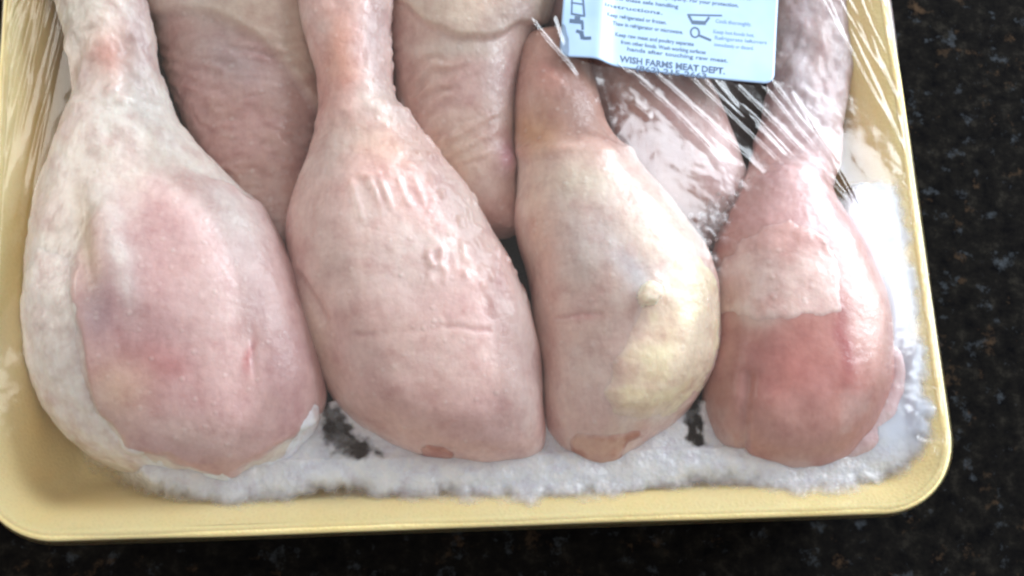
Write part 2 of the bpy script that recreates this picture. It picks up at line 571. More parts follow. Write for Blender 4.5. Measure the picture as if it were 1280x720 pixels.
lobe = sstep(9, -12, sd) * sstep(215, 340, A.Y + 0.4 * (A.X - 130))
d = 2.6 * lobe + 0.4 * fbm(A.P, 90, 2, 11) + (1 - lobe) * 0.22 * fbm(A.P, 300, 3, 12) + 1.3 * blob(A.X, A.Y, 140, 300, 22, 60, -12) - 1.2 * blob(A.X, A.Y, 108, 300, 12, 75, -8)
d += 0.5 * (A.Y < 130) * fbm(A.P, 200, 3, 14) - 0.7 * sstep(4, -1, np.abs(A.X - 312 - (A.Y - 445) * 0.05)) * blob(A.X, A.Y, 312, 445, 12, 28)
A.displace(d)
C = base_skin(A, (0.77, 0.69, 0.63), 31)
C = mixc(C, (0.63, 0.40, 0.39), 0.95 * sstep(4, -6, sd) * sstep(200, 330, A.Y + 0.4 * (A.X - 130)))
n2 = fbm(A.P, 150, 4, 33)
C = mixc(C, (0.55, 0.33, 0.34), lobe * sstep(-0.1, 0.8, n2) * 0.5)
for (x, y, rx, ry, an, col, w) in [(190, 415, 65, 55, 0, (0.48, 0.28, 0.29), 0.85), (205, 455, 42, 26, 0, (0.50, 0.22, 0.22), 0.75), (124, 385, 20, 45, 0, (0.38, 0.27, 0.31), 0.8), (160, 350, 16, 40, 0, (0.46, 0.34, 0.38), 0.6), (205, 290, 30, 50, 0, (0.58, 0.37, 0.37), 0.7),
                                   (145, 490, 40, 40, 0, (0.66, 0.47, 0.33), 0.6), (280, 370, 60, 90, 0, (0.70, 0.55, 0.53), 0.6), (150, 300, 26, 70, -10, (0.64, 0.57, 0.55), 0.7),
                                   (108, 290, 13, 62, -6, (0.50, 0.37, 0.25), 0.9), (150, 320, 10, 55, -10, (0.72, 0.66, 0.63), 0.8), (312, 445, 6, 24, 3, (0.52, 0.22, 0.22), 0.9), (230, 540, 70, 25, 10, (0.66, 0.52, 0.48), 0.6),
                                   (135, 70, 30, 40, 0, (0.62, 0.28, 0.23), 0.8), (175, 50, 22, 90, 0, (0.60, 0.48, 0.48), 0.8), (90, 20, 40, 40, 0, (0.50, 0.48, 0.42), 0.7), (105, 95, 25, 20, 0, (0.48, 0.34, 0.31), 0.7),
                                   (170, 135, 80, 40, 0, (0.70, 0.68, 0.64), 0.8), (60, 330, 40, 130, 0, (0.64, 0.58, 0.52), 0.6), (290, 260, 40, 60, -40, (0.72, 0.68, 0.65), 0.7), (95, 520, 45, 40, 30, (0.66, 0.58, 0.53), 0.6)]:
    C = mixc(C, col, w * blob(A.X + 6 * fbm(A.P, 150, 2, 5), A.Y, x, y, rx, ry, an))
tag(A.build("chicken_drumstick", C), "widest drumstick, front left, pale skin border around a pink middle", "drumstick", GRP)
A.patch("skin_flap", [(40, 300), (92, 320), (98, 400), (104, 455), (124, 512), (165, 556), (220, 582), (290, 592), (350, 566), (392, 500), (420, 520), (400, 610), (240, 640), (100, 600), (40, 520), (10, 400)],
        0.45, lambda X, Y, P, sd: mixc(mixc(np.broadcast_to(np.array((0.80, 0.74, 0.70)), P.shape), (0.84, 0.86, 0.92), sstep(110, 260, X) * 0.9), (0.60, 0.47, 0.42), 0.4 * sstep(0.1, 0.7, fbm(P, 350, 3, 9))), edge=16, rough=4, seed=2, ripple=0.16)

# --- B: front, second from left
B = Drum([(-160, 400, 425, 30, 0.5), (-155, 385, 445, 30, 5), (-120, 362, 478, 30, 9), (-60, 362, 492, 30, 9.5), (0, 370, 492, 30, 9.5), (50, 381, 489, 29.5, 9), (100, 395, 491, 29, 9), (130, 398, 498, 28.5, 9.5),
          (160, 394, 522, 27.5, 11), (200, 383, 553, 26.5, 13), (250, 366, 591, 25.5, 15.5), (300, 357, 620, 25, 17), (350, 360, 647, 24.5, 18),
          (400, 373, 667, 24, 18), (450, 390, 676, 23, 17.5), (500, 418, 679, 22, 16.5), (530, 446, 680, 21, 15), (555, 482, 679, 20, 12.5), (572, 530, 674, 19.5, 9.5), (582, 575, 665, 19, 5.5), (586, 605, 645, 19, 1), (587, 622, 630, 19, 0.3)])
d = 0.55 * fbm(B.P, 80, 2, 41) + 0.12 * fbm(B.P, 420, 3, 42) * sstep(420, 200, B.Y)
EMB = [((440, 232), (452, 272)), ((462, 226), (478, 264)), ((476, 228), (490, 258)), ((498, 224), (512, 254)), ((518, 222), (530, 250)), ((452, 222), (472, 218)),
       ((536, 312), (548, 308)), ((534, 318), (538, 330)), ((552, 314), (550, 326)), ((538, 332), (550, 332)), ((536, 340), (540, 350)), ((556, 336), (554, 348)), ((585, 308), (604, 342)), ((596, 300), (612, 330))]
for a, b in EMB:
    dist, _ = seg_d(B.X + 2.0 * fbm(B.P, 260, 2, 61), B.Y + 2.0 * fbm(B.P, 260, 2, 62), a, b)
    d += 0.50 * np.exp(-(dist / 4.2) ** 2) * (0.75 + 0.6 * noise(B.P, 200, 63))
dist, tt = seg_d(B.X, B.Y + 5 * noise(B.P, 130, 67), (445, 416), (610, 408))
d -= 0.28 * np.exp(-(dist / 3.5) ** 2) * (0.4 + 0.6 * (fbm(B.P, 200, 2, 44) > -0.2))
d -= 0.9 * np.exp(-(seg_d(B.X, B.Y, (372, 345), (405, 400))[0] / 6) ** 2)
pim = 1.0 * sstep(0.25, 0.8, noise(B.P, 520, 47)) * sstep(0, 60, B.X - spline([130, 250, 400], [440, 500, 560], np.clip(B.Y, 130, 400))) * sstep(420, 330, B.Y)
d += 0.5 * pim
d += 0.5 * sstep(165, 152, B.Y) * sstep(120, 140, B.Y) * (0.5 + fbm(B.P, 260, 2, 45))
B.displace(d)
C = base_skin(B, (0.72, 0.49, 0.455), 51)
for (x, y, rx, ry, an, col, w) in [(425, 70, 22, 60, 8, (0.62, 0.30, 0.22), 0.75), (470, 40, 22, 70, 0, (0.60, 0.45, 0.45), 0.8), (475, 130, 30, 25, 0, (0.66, 0.57, 0.52), 0.7), (480, 180, 60, 25, 10, (0.68, 0.47, 0.38), 0.7),
                                   (420, 185, 30, 30, 0, (0.64, 0.50, 0.45), 0.5), (400, 300, 40, 70, 0, (0.62, 0.45, 0.40), 0.6), (500, 330, 90, 70, 0, (0.65, 0.55, 0.52), 0.7), (590, 250, 30, 70, -35, (0.72, 0.60, 0.55), 0.7),
                                   (480, 500, 60, 35, 0, (0.62, 0.40, 0.38), 0.6), (620, 520, 50, 50, 0, (0.62, 0.42, 0.41), 0.55), (600, 420, 50, 50, 0, (0.62, 0.45, 0.43), 0.5), (400, 430, 22, 60, -15, (0.62, 0.47, 0.36), 0.6), (530, 450, 90, 40, 0, (0.68, 0.55, 0.52), 0.5),
                                   (655, 450, 22, 120, 0, (0.68, 0.57, 0.55), 0.5)]:
    C = mixc(C, col, w * blob(B.X + 7 * fbm(B.P, 150, 2, 6), B.Y, x, y, rx, ry, an))
C = mixc(C, (0.52, 0.29, 0.28), 0.5 * np.exp(-(dist / 4) ** 2) * sstep(-0.4, 0.4, fbm(B.P, 200, 2, 44)))
tag(B.build("chicken_drumstick", C), "pink drumstick with embossed number marks, second from left at the front", "drumstick", GRP)
B.patch("joint_meat", [(523, 560), (535, 555), (556, 556), (571, 564), (564, 574), (542, 577), (527, 572)], 0.3, lambda X, Y, P, sd: mixc(mixc(np.broadcast_to(np.array((0.44, 0.18, 0.15)), P.shape), (0.56, 0.30, 0.25), sstep(-0.3, 0.5, fbm(P, 300, 3, 5))), (0.62, 0.42, 0.38), sstep(-3, 0, sd) * 0.7), edge=4, rough=2, seed=6, mat=MEAT)

# --- C: front, third, with the yellow fat patch
Cd = Drum([(40, 684, 700, 24, 0.5), (44, 666, 716, 24, 4), (56, 655, 730, 24, 6.5), (75, 650, 737, 24, 7.5), (100, 646, 742, 24, 8), (150, 643, 757, 24.5, 9), (190, 650, 777, 24.5, 10.5), (230, 651, 808, 24.5, 12.5),
           (270, 649, 841, 24.5, 14), (300, 653, 862, 24.5, 15), (330, 661, 881, 24.5, 15.5), (370, 669, 891, 24, 16), (420, 676, 892, 23, 16), (460, 681, 884, 22, 15.5),
           (500, 683, 862, 21, 14), (530, 687, 832, 20, 12), (555, 700, 800, 19, 9), (572, 714, 780, 18.5, 6), (583, 730, 766, 18.5, 2), (585, 742, 754, 18.5, 0.3)], low=0.85)
d = 0.4 * fbm(Cd.P, 90, 2, 61) + 0.06 * fbm(Cd.P, 450, 3, 62)
d += 1.0 * np.exp(-((Cd.Y - 185 - 8 * fbm(Cd.P, 120, 2, 3)) / 12) ** 2) + 1.1 * sstep(178, 195, Cd.Y) 
d -= 0.35 * np.exp(-(seg_d(Cd.X, Cd.Y + 5 * noise(Cd.P, 190, 66), (702, 398), (752, 394))[0] / 3) ** 2)
Cd.displace(d)
C = base_skin(Cd, (0.70, 0.51, 0.45), 71)
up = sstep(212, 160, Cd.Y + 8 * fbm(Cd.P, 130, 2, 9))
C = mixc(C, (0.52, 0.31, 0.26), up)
for (x, y, rx, ry, an, col, w) in [(690, 95, 30, 25, 0, (0.50, 0.24, 0.20), 0.8), (725, 150, 20, 50, -20, (0.36, 0.22, 0.19), 0.8), (670, 165, 25, 30, 0, (0.58, 0.33, 0.18), 0.8), (740, 300, 55, 70, -20, (0.56, 0.50, 0.49), 0.8),
                                   (720, 225, 50, 30, 0, (0.64, 0.57, 0.48), 0.8), (675, 280, 18, 60, 0, (0.66, 0.42, 0.30), 0.6), (690, 380, 16, 120, 0, (0.62, 0.36, 0.30), 0.7), (830, 290, 40, 40, 40, (0.62, 0.55, 0.43), 0.7), (760, 430, 50, 90, 0, (0.64, 0.48, 0.44), 0.6),
                                   (790, 340, 14, 40, -35, (0.66, 0.68, 0.74), 0.7), (727, 396, 24, 5, -3, (0.54, 0.26, 0.25), 0.7), (725, 490, 40, 35, 0, (0.66, 0.50, 0.46), 0.6)]:  # slanted bluish-white streak is film glare painted into the skin colour
    C = mixc(C, col, w * blob(Cd.X + 6 * fbm(Cd.P, 150, 2, 7), Cd.Y, x, y, rx, ry, an))
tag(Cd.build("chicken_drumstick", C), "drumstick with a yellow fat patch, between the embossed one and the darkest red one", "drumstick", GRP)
Cd.patch("fat_patch", [(803, 362), (822, 338), (846, 308), (880, 318), (905, 350), (912, 400), (905, 450), (884, 490), (850, 522), (800, 535), (758, 524), (748, 490), (758, 450), (776, 415), (788, 390)],
         0.9, lambda X, Y, P, sd: mixc(np.broadcast_to(np.array((0.82, 0.71, 0.50)), P.shape), (0.74, 0.58, 0.50), 0.5 * sstep(-0.2, 0.6, fbm(P, 140, 3, 8)) + sstep(-42, -3, sd) * sstep(870, 810, X)), edge=36, rough=4, seed=12, ripple=0.10)
Cd.patch("fat_knob", [(796, 372), (802, 358), (814, 352), (826, 358), (828, 372), (818, 384), (803, 384)], 3.0, (0.88, 0.84, 0.68), edge=8, rough=2, seed=15)
Cd.patch("joint_meat", [(705, 545), (720, 536), (760, 540), (800, 536), (812, 545), (790, 558), (775, 590), (740, 595), (712, 575)], 0.3, lambda X, Y, P, sd: mixc(mixc(np.broadcast_to(np.array((0.42, 0.19, 0.14)), P.shape), (0.58, 0.36, 0.29), sstep(-0.3, 0.5, fbm(P, 260, 3, 5))), (0.64, 0.44, 0.40), sstep(-9, 0, sd) * 0.85), edge=10, rough=3, seed=13, mat=MEAT)

# --- D: front right, red meat under a pale square of skin
Dd = Drum([(-140, 1010, 1030, 15, 0.5), (-135, 985, 1050, 15, 4), (-100, 972, 1072, 15.5, 6), (0, 968, 1076, 16, 6.5), (80, 962, 1068, 16.5, 6.8), (150, 954, 1054, 17.5, 7.6), (200, 938, 1052, 19, 9), (240, 922, 1038, 22.5, 11.5), (270, 906, 1052, 22.5, 12.2), (300, 893, 1072, 22.5, 13.2), (330, 886, 1090, 22.0, 14.2), (370, 886, 1104, 21.5, 14.7),
           (420, 885, 1112, 21.0, 15.2), (470, 879, 1113, 20.5, 15.2), (510, 878, 1104, 20.0, 14.7), (545, 884, 1090, 19.0, 13.2), (570, 900, 1072, 18.0, 11.2), (587, 925, 1054, 17.0, 8.5), (596, 950, 1036, 16.5, 5), (600, 970, 1015, 16.5, 1), (601, 985, 1000, 16.5, 0.3)], low=0.85)
d = 0.4 * fbm(Dd.P, 90, 2, 81) + 0.9 * fbm(Dd.P, 130, 3, 83) * sstep(230, 140, Dd.Y) + 0.15 * (Dd.Y < 320) * fbm(Dd.P, 330, 3, 82) - 1.0 * np.exp(-(seg_d(Dd.X, Dd.Y, (935, 470), (928, 575))[0] / 7) ** 2)
Dd.displace(d)
C = base_skin(Dd, (0.48, 0.24, 0.21), 91)
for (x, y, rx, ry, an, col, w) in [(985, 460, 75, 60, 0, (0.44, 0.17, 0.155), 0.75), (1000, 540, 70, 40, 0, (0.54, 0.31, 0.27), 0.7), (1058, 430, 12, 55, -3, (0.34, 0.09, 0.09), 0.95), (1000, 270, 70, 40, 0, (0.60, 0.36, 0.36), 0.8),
                                   (905, 345, 20, 30, 0, (0.56, 0.33, 0.25), 0.6), (900, 480, 20, 60, 0, (0.52, 0.30, 0.25), 0.6), (1025, 60, 90, 150, 0, (0.72, 0.66, 0.72), 1.0), (1030, 60, 20, 60, 0, (0.64, 0.42, 0.38), 0.5), (1095, 380, 22, 80, 0, (0.64, 0.47, 0.42), 0.7), (950, 400, 30, 12, 0, (0.66, 0.47, 0.42), 0.7)]:  # pale lavender upper shank: skin tone with film glare painted in
    C = mixc(C, col, w * blob(Dd.X + 8 * fbm(Dd.P, 150, 2, 8), Dd.Y, x, y, rx, ry, an))
tag(Dd.build("chicken_drumstick", C, MEAT), "front right drumstick, darkest red meat half covered by a pale square of skin", "drumstick", GRP)
Dd.patch("skin_flap", [(880, 405), (884, 350), (925, 296), (985, 270), (1040, 295), (1052, 345), (1056, 394), (1010, 399), (940, 404), (912, 396)], 0.22,
         lambda X, Y, P, sd: mixc(mixc(mixc(np.broadcast_to(np.array((0.70, 0.53, 0.50)), P.shape), (0.64, 0.43, 0.40), sstep(-0.1, 0.7, fbm(P, 200, 3, 5))), (0.74, 0.58, 0.48), blob(X, Y, 900, 385, 18, 40)), (0.60, 0.37, 0.35), np.maximum(sstep(335, 300, Y), 0.55 * sstep(-12, 0, sd))), edge=9, rough=4, seed=21, ripple=0.12)

def tube(name, pts, parent, color, mat, seed=0, flat=0.75):
    pts = np.array(pts, float)                           # x, y (picture), z (m), radius (m)
    tt = np.linspace(0, len(pts) - 1, 50)
    Q = np.stack([spline(np.arange(len(pts)), pts[:, k], tt) for k in range(4)], -1)
    ctr = unproj(Q[:, 0], Q[:, 1], Q[:, 2])
    T = np.gradient(ctr, axis=0); T /= np.linalg.norm(T, axis=1)[:, None]
    S = np.cross(T, [0, 0, 1.0]); S /= np.linalg.norm(S, axis=1)[:, None]
    U = np.cross(S, T)
    a = np.linspace(0, 2 * np.pi, 28, endpoint=False)
    P = ctr[:, None] + Q[:, 3][:, None, None] * (np.cos(a)[None, :, None] * S[:, None] + flat * np.sin(a)[None, :, None] * U[:, None])
    P = P + (P - ctr[:, None]) * (0.18 * noise(P, 240, seed))[..., None]
    V = P.reshape(-1, 3)
    SOLIDS.append(V)
    return link(name, make_mesh(name, V, grid_faces(50, 28, True)[:, ::-1], mat, np.broadcast_to(np.array(color), V.shape)), parent)
tube("juice_pocket", [(1100, 425, 0.024, 0.0006), (1116, 445, 0.024, 0.0024), (1122, 470, 0.0238, 0.0032), (1110, 508, 0.0235, 0.0034), (1082, 548, 0.0232, 0.0030), (1050, 578, 0.0228, 0.0008)], Dd.o, (0.70, 0.52, 0.54), SKIN, 5)  # pink lump added for a film-covered juice pocket and its pinkish reflection

# --- E: back left, brown pink, between the first two
E = Drum([(-190, 280, 320, 19, 0.5), (-182, 240, 355, 19, 6), (-150, 205, 395, 19, 11), (-80, 188, 418, 19, 13.5), (0, 184, 416, 18.5, 13.5), (60, 200, 412, 18, 13), (120, 216, 408, 17.5, 12), (180, 242, 404, 17, 11), (240, 274, 396, 16.5, 10), (300, 306, 386, 16, 9), (350, 318, 378, 15, 7), (375, 335, 365, 15, 3), (380, 345, 355, 15, 0.4)])
ug = (E.Y + 0.25 * (E.X - 280) * -1 + 14 * fbm(E.P, 90, 3, 5))
d = 0.4 * fbm(E.P, 90, 2, 101) + (0.24 * np.sin(ug / 3.2) * sstep(-0.2, 0.5, fbm(E.P, 140, 2, 7)) + 0.2 * fbm(E.P * [1, 2.5, 1], 300, 3, 8)) * sstep(20, 60, E.Y)
cap = sstep(8, -8, E.Y - spline([185, 240, 300, 350, 395, 430], [20, 15, 35, 75, 140, 190], np.clip(E.X, 185, 430)))
d += 1.6 * cap
E.displace(d)
C = base_skin(E, (0.56, 0.36, 0.32), 111)
C = mixc(C, (0.60, 0.47, 0.38), 0.9 * cap)
for (x, y, rx, ry, an, col, w) in [(290, 75, 60, 30, 25, (0.46, 0.36, 0.37), 0.7), (225, 60, 25, 40, 0, (0.50, 0.34, 0.30), 0.6), (385, 190, 25, 70, 0, (0.32, 0.22, 0.21), 0.7), (320, 240, 50, 50, 0, (0.40, 0.22, 0.18), 0.6), (230, 5, 40, 18, 0, (0.62, 0.52, 0.48), 0.6)]:
    C = mixc(C, col, w * blob(E.X, E.Y, x, y, rx, ry, an))
tag(E.build("chicken_drumstick", C), "brownish wrinkled drumstick lying deep between the two leftmost front drumsticks", "drumstick", GRP)

# --- F: back middle, wrinkled with a cream cap
Fd = Drum([(-180, 560, 600, 23, 0.5), (-172, 520, 640, 23, 6), (-140, 485, 672, 23, 11), (-70, 472, 690, 23, 13), (0, 474, 684, 22.5, 13), (30, 478, 675, 22, 12.5), (60, 484, 660, 21.5, 12), (100, 490, 650, 21, 11.5), (150, 502, 645, 20.5, 10.5), (200, 522, 643, 20, 9.5), (240, 553, 647, 19.5, 8.5), (270, 580, 652, 19, 7), (287, 598, 650, 19, 4.5), (296, 612, 642, 18.5, 1.5), (298, 624, 632, 18.5, 0.3)])
capl = spline([470, 510, 545, 580, 620, 650, 690], [-20, 10, 38, 46, 42, 26, 30], np.clip(Fd.X, 470, 690))
cap = sstep(6, -6, Fd.Y - capl + 4 * fbm(Fd.P, 150, 2, 3))
uf = Fd.Y * 0.95 + (Fd.X - 560) * 0.55 + 12 * fbm(Fd.P, 90, 3, 15)
wr = sstep(250, 170, Fd.Y) * sstep(45, 70, Fd.Y) * sstep(650, 590, Fd.X)
d = 0.35 * fbm(Fd.P, 90, 2, 121) + 0.34 * np.sin(uf / 3.6) * wr * sstep(-0.4, 0.4, fbm(Fd.P, 120, 2, 17)) + 1.5 * cap + 0.08 * fbm(Fd.P, 400, 3, 122)
d += 1.8 * blob(Fd.X, Fd.Y, 632, 205, 14, 18)
Fd.displace(d)
C = base_skin(Fd, (0.67, 0.48, 0.42), 131)
C = mixc(C, (0.64, 0.52, 0.43), 0.9 * cap)
for (x, y, rx, ry, an, col, w) in [(625, 90, 22, 70, 0, (0.60, 0.48, 0.47), 0.8), (520, 110, 35, 60, 0, (0.52, 0.34, 0.29), 0.6), (635, 195, 14, 25, 0, (0.50, 0.23, 0.28), 0.85), (560, 200, 40, 40, -30, (0.62, 0.46, 0.34), 0.6), (615, 265, 30, 30, 0, (0.58, 0.35, 0.31), 0.7), (480, 60, 18, 60, 0, (0.42, 0.24, 0.22), 0.6),
                                   (655, 15, 20, 20, 0, (0.66, 0.56, 0.54), 0.8), (570, 60, 60, 12, 0, (0.64, 0.56, 0.50), 0.6)]:
    C = mixc(C, col, w * blob(Fd.X, Fd.Y, x, y, rx, ry, an))
tag(Fd.build("chicken_drumstick", C), "wrinkled drumstick with a cream skin cap, pointing down left of the label", "drumstick", GRP)

# --- G: back right, under the label
G = Drum([(-150, 700, 740, 17, 0.5), (-140, 670, 790, 17, 7), (-100, 655, 820, 17, 10), (0, 672, 842, 17, 10.5), (60, 698, 866, 17, 10.5), (100, 720, 884, 17, 10.5), (150, 750, 906, 16.5, 10), (200, 782, 926, 16, 9.5), (250, 816, 936, 16, 9), (285, 846, 928, 16, 7.5), (305, 864, 913, 16, 4.5), (314, 878, 899, 16, 1.5), (316, 885, 891, 16, 0.3)])
d = 0.4 * fbm(G.P, 90, 2, 141) + 0.06 * fbm(G.P, 400, 3, 142)
G.displace(d)
C = base_skin(G, (0.56, 0.37, 0.35), 151)
for (x, y, rx, ry, an, col, w) in [(840, 180, 45, 60, -30, (0.52, 0.40, 0.40), 0.7), (770, 120, 30, 50, -20, (0.46, 0.25, 0.20), 0.7), (860, 260, 40, 30, 0, (0.52, 0.34, 0.30), 0.7), (905, 220, 25, 40, 0, (0.40, 0.26, 0.26), 0.6)]:
    C = mixc(C, col, w * blob(G.X, G.Y, x, y, rx, ry, an))
tag(G.build("chicken_drumstick", C), "dusky drumstick running down from under the white label", "drumstick", GRP)

# ------------------------------------------------------------------ frosty ice along the front wall, film glare built as a pale sheet at right
FR_POLY = [(40, 470), (62, 525), (100, 575), (155, 608), (205, 628), (290, 646), (360, 638), (430, 628), (520, 636), (620, 638), (720, 636), (800, 628), (860, 619), (925, 616), (985, 632), (1060, 626), (1120, 606), (1160, 560), (1176, 500), (1172, 400), (1160, 300), (1150, 241), (1088, 229), (1066, 205), (1050, 226), (1020, 260), (1000, 300), (1000, 450), (960, 480), (880, 470), (800, 480), (600, 490), (420, 470), (300, 520), (180, 520), (80, 460)]
gx, gy = np.meshgrid(np.arange(90, 1200, 2.0), np.arange(-70, 650, 2.0))
P0 = unproj(gx, gy, 0.020)
nz = fbm(P0, 230, 4, 201)
right = np.maximum(sstep(1030, 1100, gx) * sstep(600, 540, gy), 0 * gx)  # right wall: smooth pale sheet standing in for film glare
tin = tray_inset(P0[..., 0], P0[..., 1])
sd = np.maximum(poly_sd(gx, gy, FR_POLY) + nz * (6 + 1 * right), (0.0034 - 0.0010 * right + 0.0010 * nz - tin) / PX)
dens = sstep(0.0, -26.0, sd + 3 * nz)
for hole in ([(404, 505), (424, 512), (440, 545), (474, 570), (446, 577), (428, 570), (414, 576), (408, 545)],
             [(852, 490), (876, 500), (872, 545), (877, 562), (862, 566), (854, 550)]):
    dens = np.minimum(dens, sstep(-5.0, 5.0, poly_sd(gx, gy, hole) + 7 * fbm(P0, 420, 3, 205)))
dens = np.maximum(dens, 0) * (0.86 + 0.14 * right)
base = tray_z(tin)
th = sstep(2, -34, sd)
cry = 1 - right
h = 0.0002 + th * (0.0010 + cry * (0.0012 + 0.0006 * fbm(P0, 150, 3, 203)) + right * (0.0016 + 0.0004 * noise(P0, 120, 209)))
shelf = 0.0220 + 0.0006 * right
km = 0.0036
bl = np.clip(0.5 + 0.5 * (base - shelf) / km, 0, 1)
Z = np.minimum(base * bl + shelf * (1 - bl) + km * bl * (1 - bl), base + 0.015 * th) + h
Pf = P0.copy(); Pf[..., 2] = Z
# put each vertex on the camera-independent column below its own rim-plane position
keep = sd < 1.0
F = grid_faces(*gx.shape)
k = keep.reshape(-1)
F = F[k[F].all(1)]
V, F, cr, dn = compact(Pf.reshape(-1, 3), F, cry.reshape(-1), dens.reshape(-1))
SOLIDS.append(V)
o = link("frost_and_glare", make_mesh("frost_and_glare", V, F[:, ::-1], FROST_GLARE, attrs={"crystal": cr, "cover": dn}))
tag(o, "white frosty ice along the front wall of the yellow tray, painted film glare along the right wall", "frost_and_glare", kind="stuff")

# bubbly juice beside the dusky drumstick
def ico():
    import bmesh
    bm = bmesh.new(); bmesh.ops.create_icosphere(bm, subdivisions=2, radius=1)
    v = np.array([q.co[:] for q in bm.verts]); f = np.array([[w.index for w in q.verts] for q in bm.faces]); bm.free()
    return v, f
IV, IF = ico()
vs, fs = [], []
for k in range(110):
    a = rng.random()
    x = 850 + 85 * a + rng.normal(0, 12); y = 315 - 75 * a + rng.normal(0, 13)
    r = rng.uniform(0.0003, 0.0009)
    p = unproj(x, y, 0.0262 + rng.uniform(-0.001, 0.001))
    vs.append(IV * r + p); fs.append(IF + k * len(IV))
o = link("bubbles", make_mesh("bubbles", np.vstack(vs), np.vstack(fs), BUBBLE))
tag(o, "patch of small clear juice bubbles under the film beside the darkest red drumstick", "bubbles", kind="stuff")

# ------------------------------------------------------------------ film: a sheet stretched over the tray and everything in it
def splat(step):
    xs = np.arange(TX0 - step, TX1 + 2 * step, step); ys = np.arange(TY0 - step, TY1 + 2 * step, step)
    H = np.full((len(ys), len(xs)), -1.0)
    for V in SOLIDS:
        i = np.round((V[:, 1] - ys[0]) / step).astype(int); j = np.round((V[:, 0] - xs[0]) / step).astype(int)
        ok = (i >= 0) & (j >= 0) & (i < len(ys)) & (j < len(xs))
        np.maximum.at(H, (i[ok], j[ok]), V[ok, 2])
    return xs, ys, H
def maxf(H):
    Q = np.pad(H, 1, mode='edge')
    return np.max([Q[a:a + H.shape[0], b:b + H.shape[1]] for a in range(3) for b in range(3)], 0)
def relax(H, O, fixed, fz, n, p):
    for _ in range(n):
        Q = np.pad(H, 1, mode='edge')
        A_ = (Q[:-2, 1:-1] + Q[2:, 1:-1] + Q[1:-1, :-2] + Q[1:-1, 2:]) / 4 - p
        H = np.maximum(H + 1.0 * (A_ - H), O)
        H = np.where(fixed, fz, H)
    return H
GAPZ = 0.0003
s1 = 0.001
xs, ys, O = splat(s1); O = maxf(O)
XX, YY = np.meshgrid(xs, ys)
ins = tray_inset(XX, YY)
FZ = 0.0281 + GAPZ
H = np.maximum(O + GAPZ, FZ)
SAG = 4.0                                              # film curvature, 1/m, pulled down onto the meat
H = relax(H, O + GAPZ, ins < 0.0028, FZ, 2500, SAG * s1 * s1 / 4)
s2 = 0.00028
xf, yf, Of = splat(s2); Of = maxf(Of)
XF, YF = np.meshgrid(xf, yf)
def bil(H, xs, ys, X, Y):
    fx = np.clip((X - xs[0]) / (xs[1] - xs[0]), 0, len(xs) - 1.001); fy = np.clip((Y - ys[0]) / (ys[1] - ys[0]), 0, len(ys) - 1.001)
    i, j = fy.astype(int), fx.astype(int); a, b = fx - j, fy - i
    return H[i, j] * (1 - a) * (1 - b) + H[i, j + 1] * a * (1 - b) + H[i + 1, j] * (1 - a) * b + H[i + 1, j + 1] * a * b
Hf = bil(H, xs, ys, XF, YF)
insf = tray_inset(XF, YF)
Hf = relax(Hf, Of + GAPZ, insf < 0.0028, FZ, 200, SAG * s2 * s2 / 4)
Pfilm = np.stack([XF, YF, Hf], -1)
PXX, PYY = proj(Pfilm)
taut = sstep(0.0009, 0.0032, Hf - Of)
# stretch wrinkles: straight ridges pulled across the film
RIDGES = [((752, 60), (906, 206), 3.4, 0.41), ((787, 92), (900, 200), 3.7, 0.54), ((808, 86), (960, 222), 3.2, 0.46), ((845, 86), (1062, 286), 3.7, 0.57), ((866, 92), (1000, 214), 3.0, 0.41), ((905, 96), (1078, 268), 3.4, 0.54),
          ((922, 130), (1050, 262), 3.7, 0.54), ((940, 96), (1050, 226), 3.2, 0.49), ((958, 98), (1060, 222), 3.0, 0.46), ((790, 128), (815, 150), 3.4, 0.47), ((660, 22), (722, 100), 3.2, 0.54), ((690, 20), (704, 60), 3.4, 0.41), ((672, 40), (690, 70), 3.4, 0.41),
          ((880, 90), (1010, 230), 2.8, 0.32), ((985, 110), (1085, 280), 3.4, 0.41)]
r2 = np.random.default_rng(3)
for k in range(17):
    x0 = 985 + k * 8.5 + r2.uniform(-4, 4); y0 = -90 + r2.uniform(-20, 90)
    ln = r2.uniform(110, 330); sl = r2.uniform(0.42, 0.62)
    RIDGES.append(((x0, y0), (min(x0 + sl * ln, 1150), y0 + ln), r2.uniform(2.2, 3.6), r2.uniform(.16, .34)))
for k in range(34):
    x0 = 96 - (k % 17) * 6.5 + r2.uniform(-4, 4); y0 = -120 + r2.uniform(-20, 140)
    ln = r2.uniform(110, 330); sl = r2.uniform(-0.30, -0.18)
    RIDGES.append(((x0, y0), (x0 + sl * ln, y0 + ln), r2.uniform(2.2, 4.0), r2.uniform(.20, .42)))
W = np.zeros_like(Hf)
wob = fbm(np.stack([XF, YF, XF * 0], -1), 60, 2, 77) * 2.0
for a, b, w, amp in RIDGES:
    lo, hi = min(a[0], b[0]) - 20, max(a[0], b[0]) + 20
    l2, h2 = min(a[1], b[1]) - 20, max(a[1], b[1]) + 20
    mk = (PXX > lo) & (PXX < hi) & (PYY > l2) & (PYY < h2)
    if not mk.any(): continue
    dist, tt = seg_d(PXX[mk] + wob[mk], PYY[mk], a, b)
    W[mk] += amp * np.exp(-(dist / w) ** 2) * sstep(0, 0.12, tt) * sstep(1, 0.75, tt)
W += blob(PXX, PYY, 1150, 560, 55, 70, 35) * (0.55 * fbm(np.stack([XF, YF, XF * 0 + 0.7], -1), 105, 3, 99) + 0.25 * np.abs(fbm(np.stack([XF, YF, XF * 0 + 0.2], -1), 160, 2, 55)))
crk = fbm(np.stack([XF, YF, XF * 0 + 0.3], -1), 130, 3, 88) * 0.10 * taut
Hf = Hf + (W + crk) * 1e-3 * sstep(0.0, 0.002, insf)
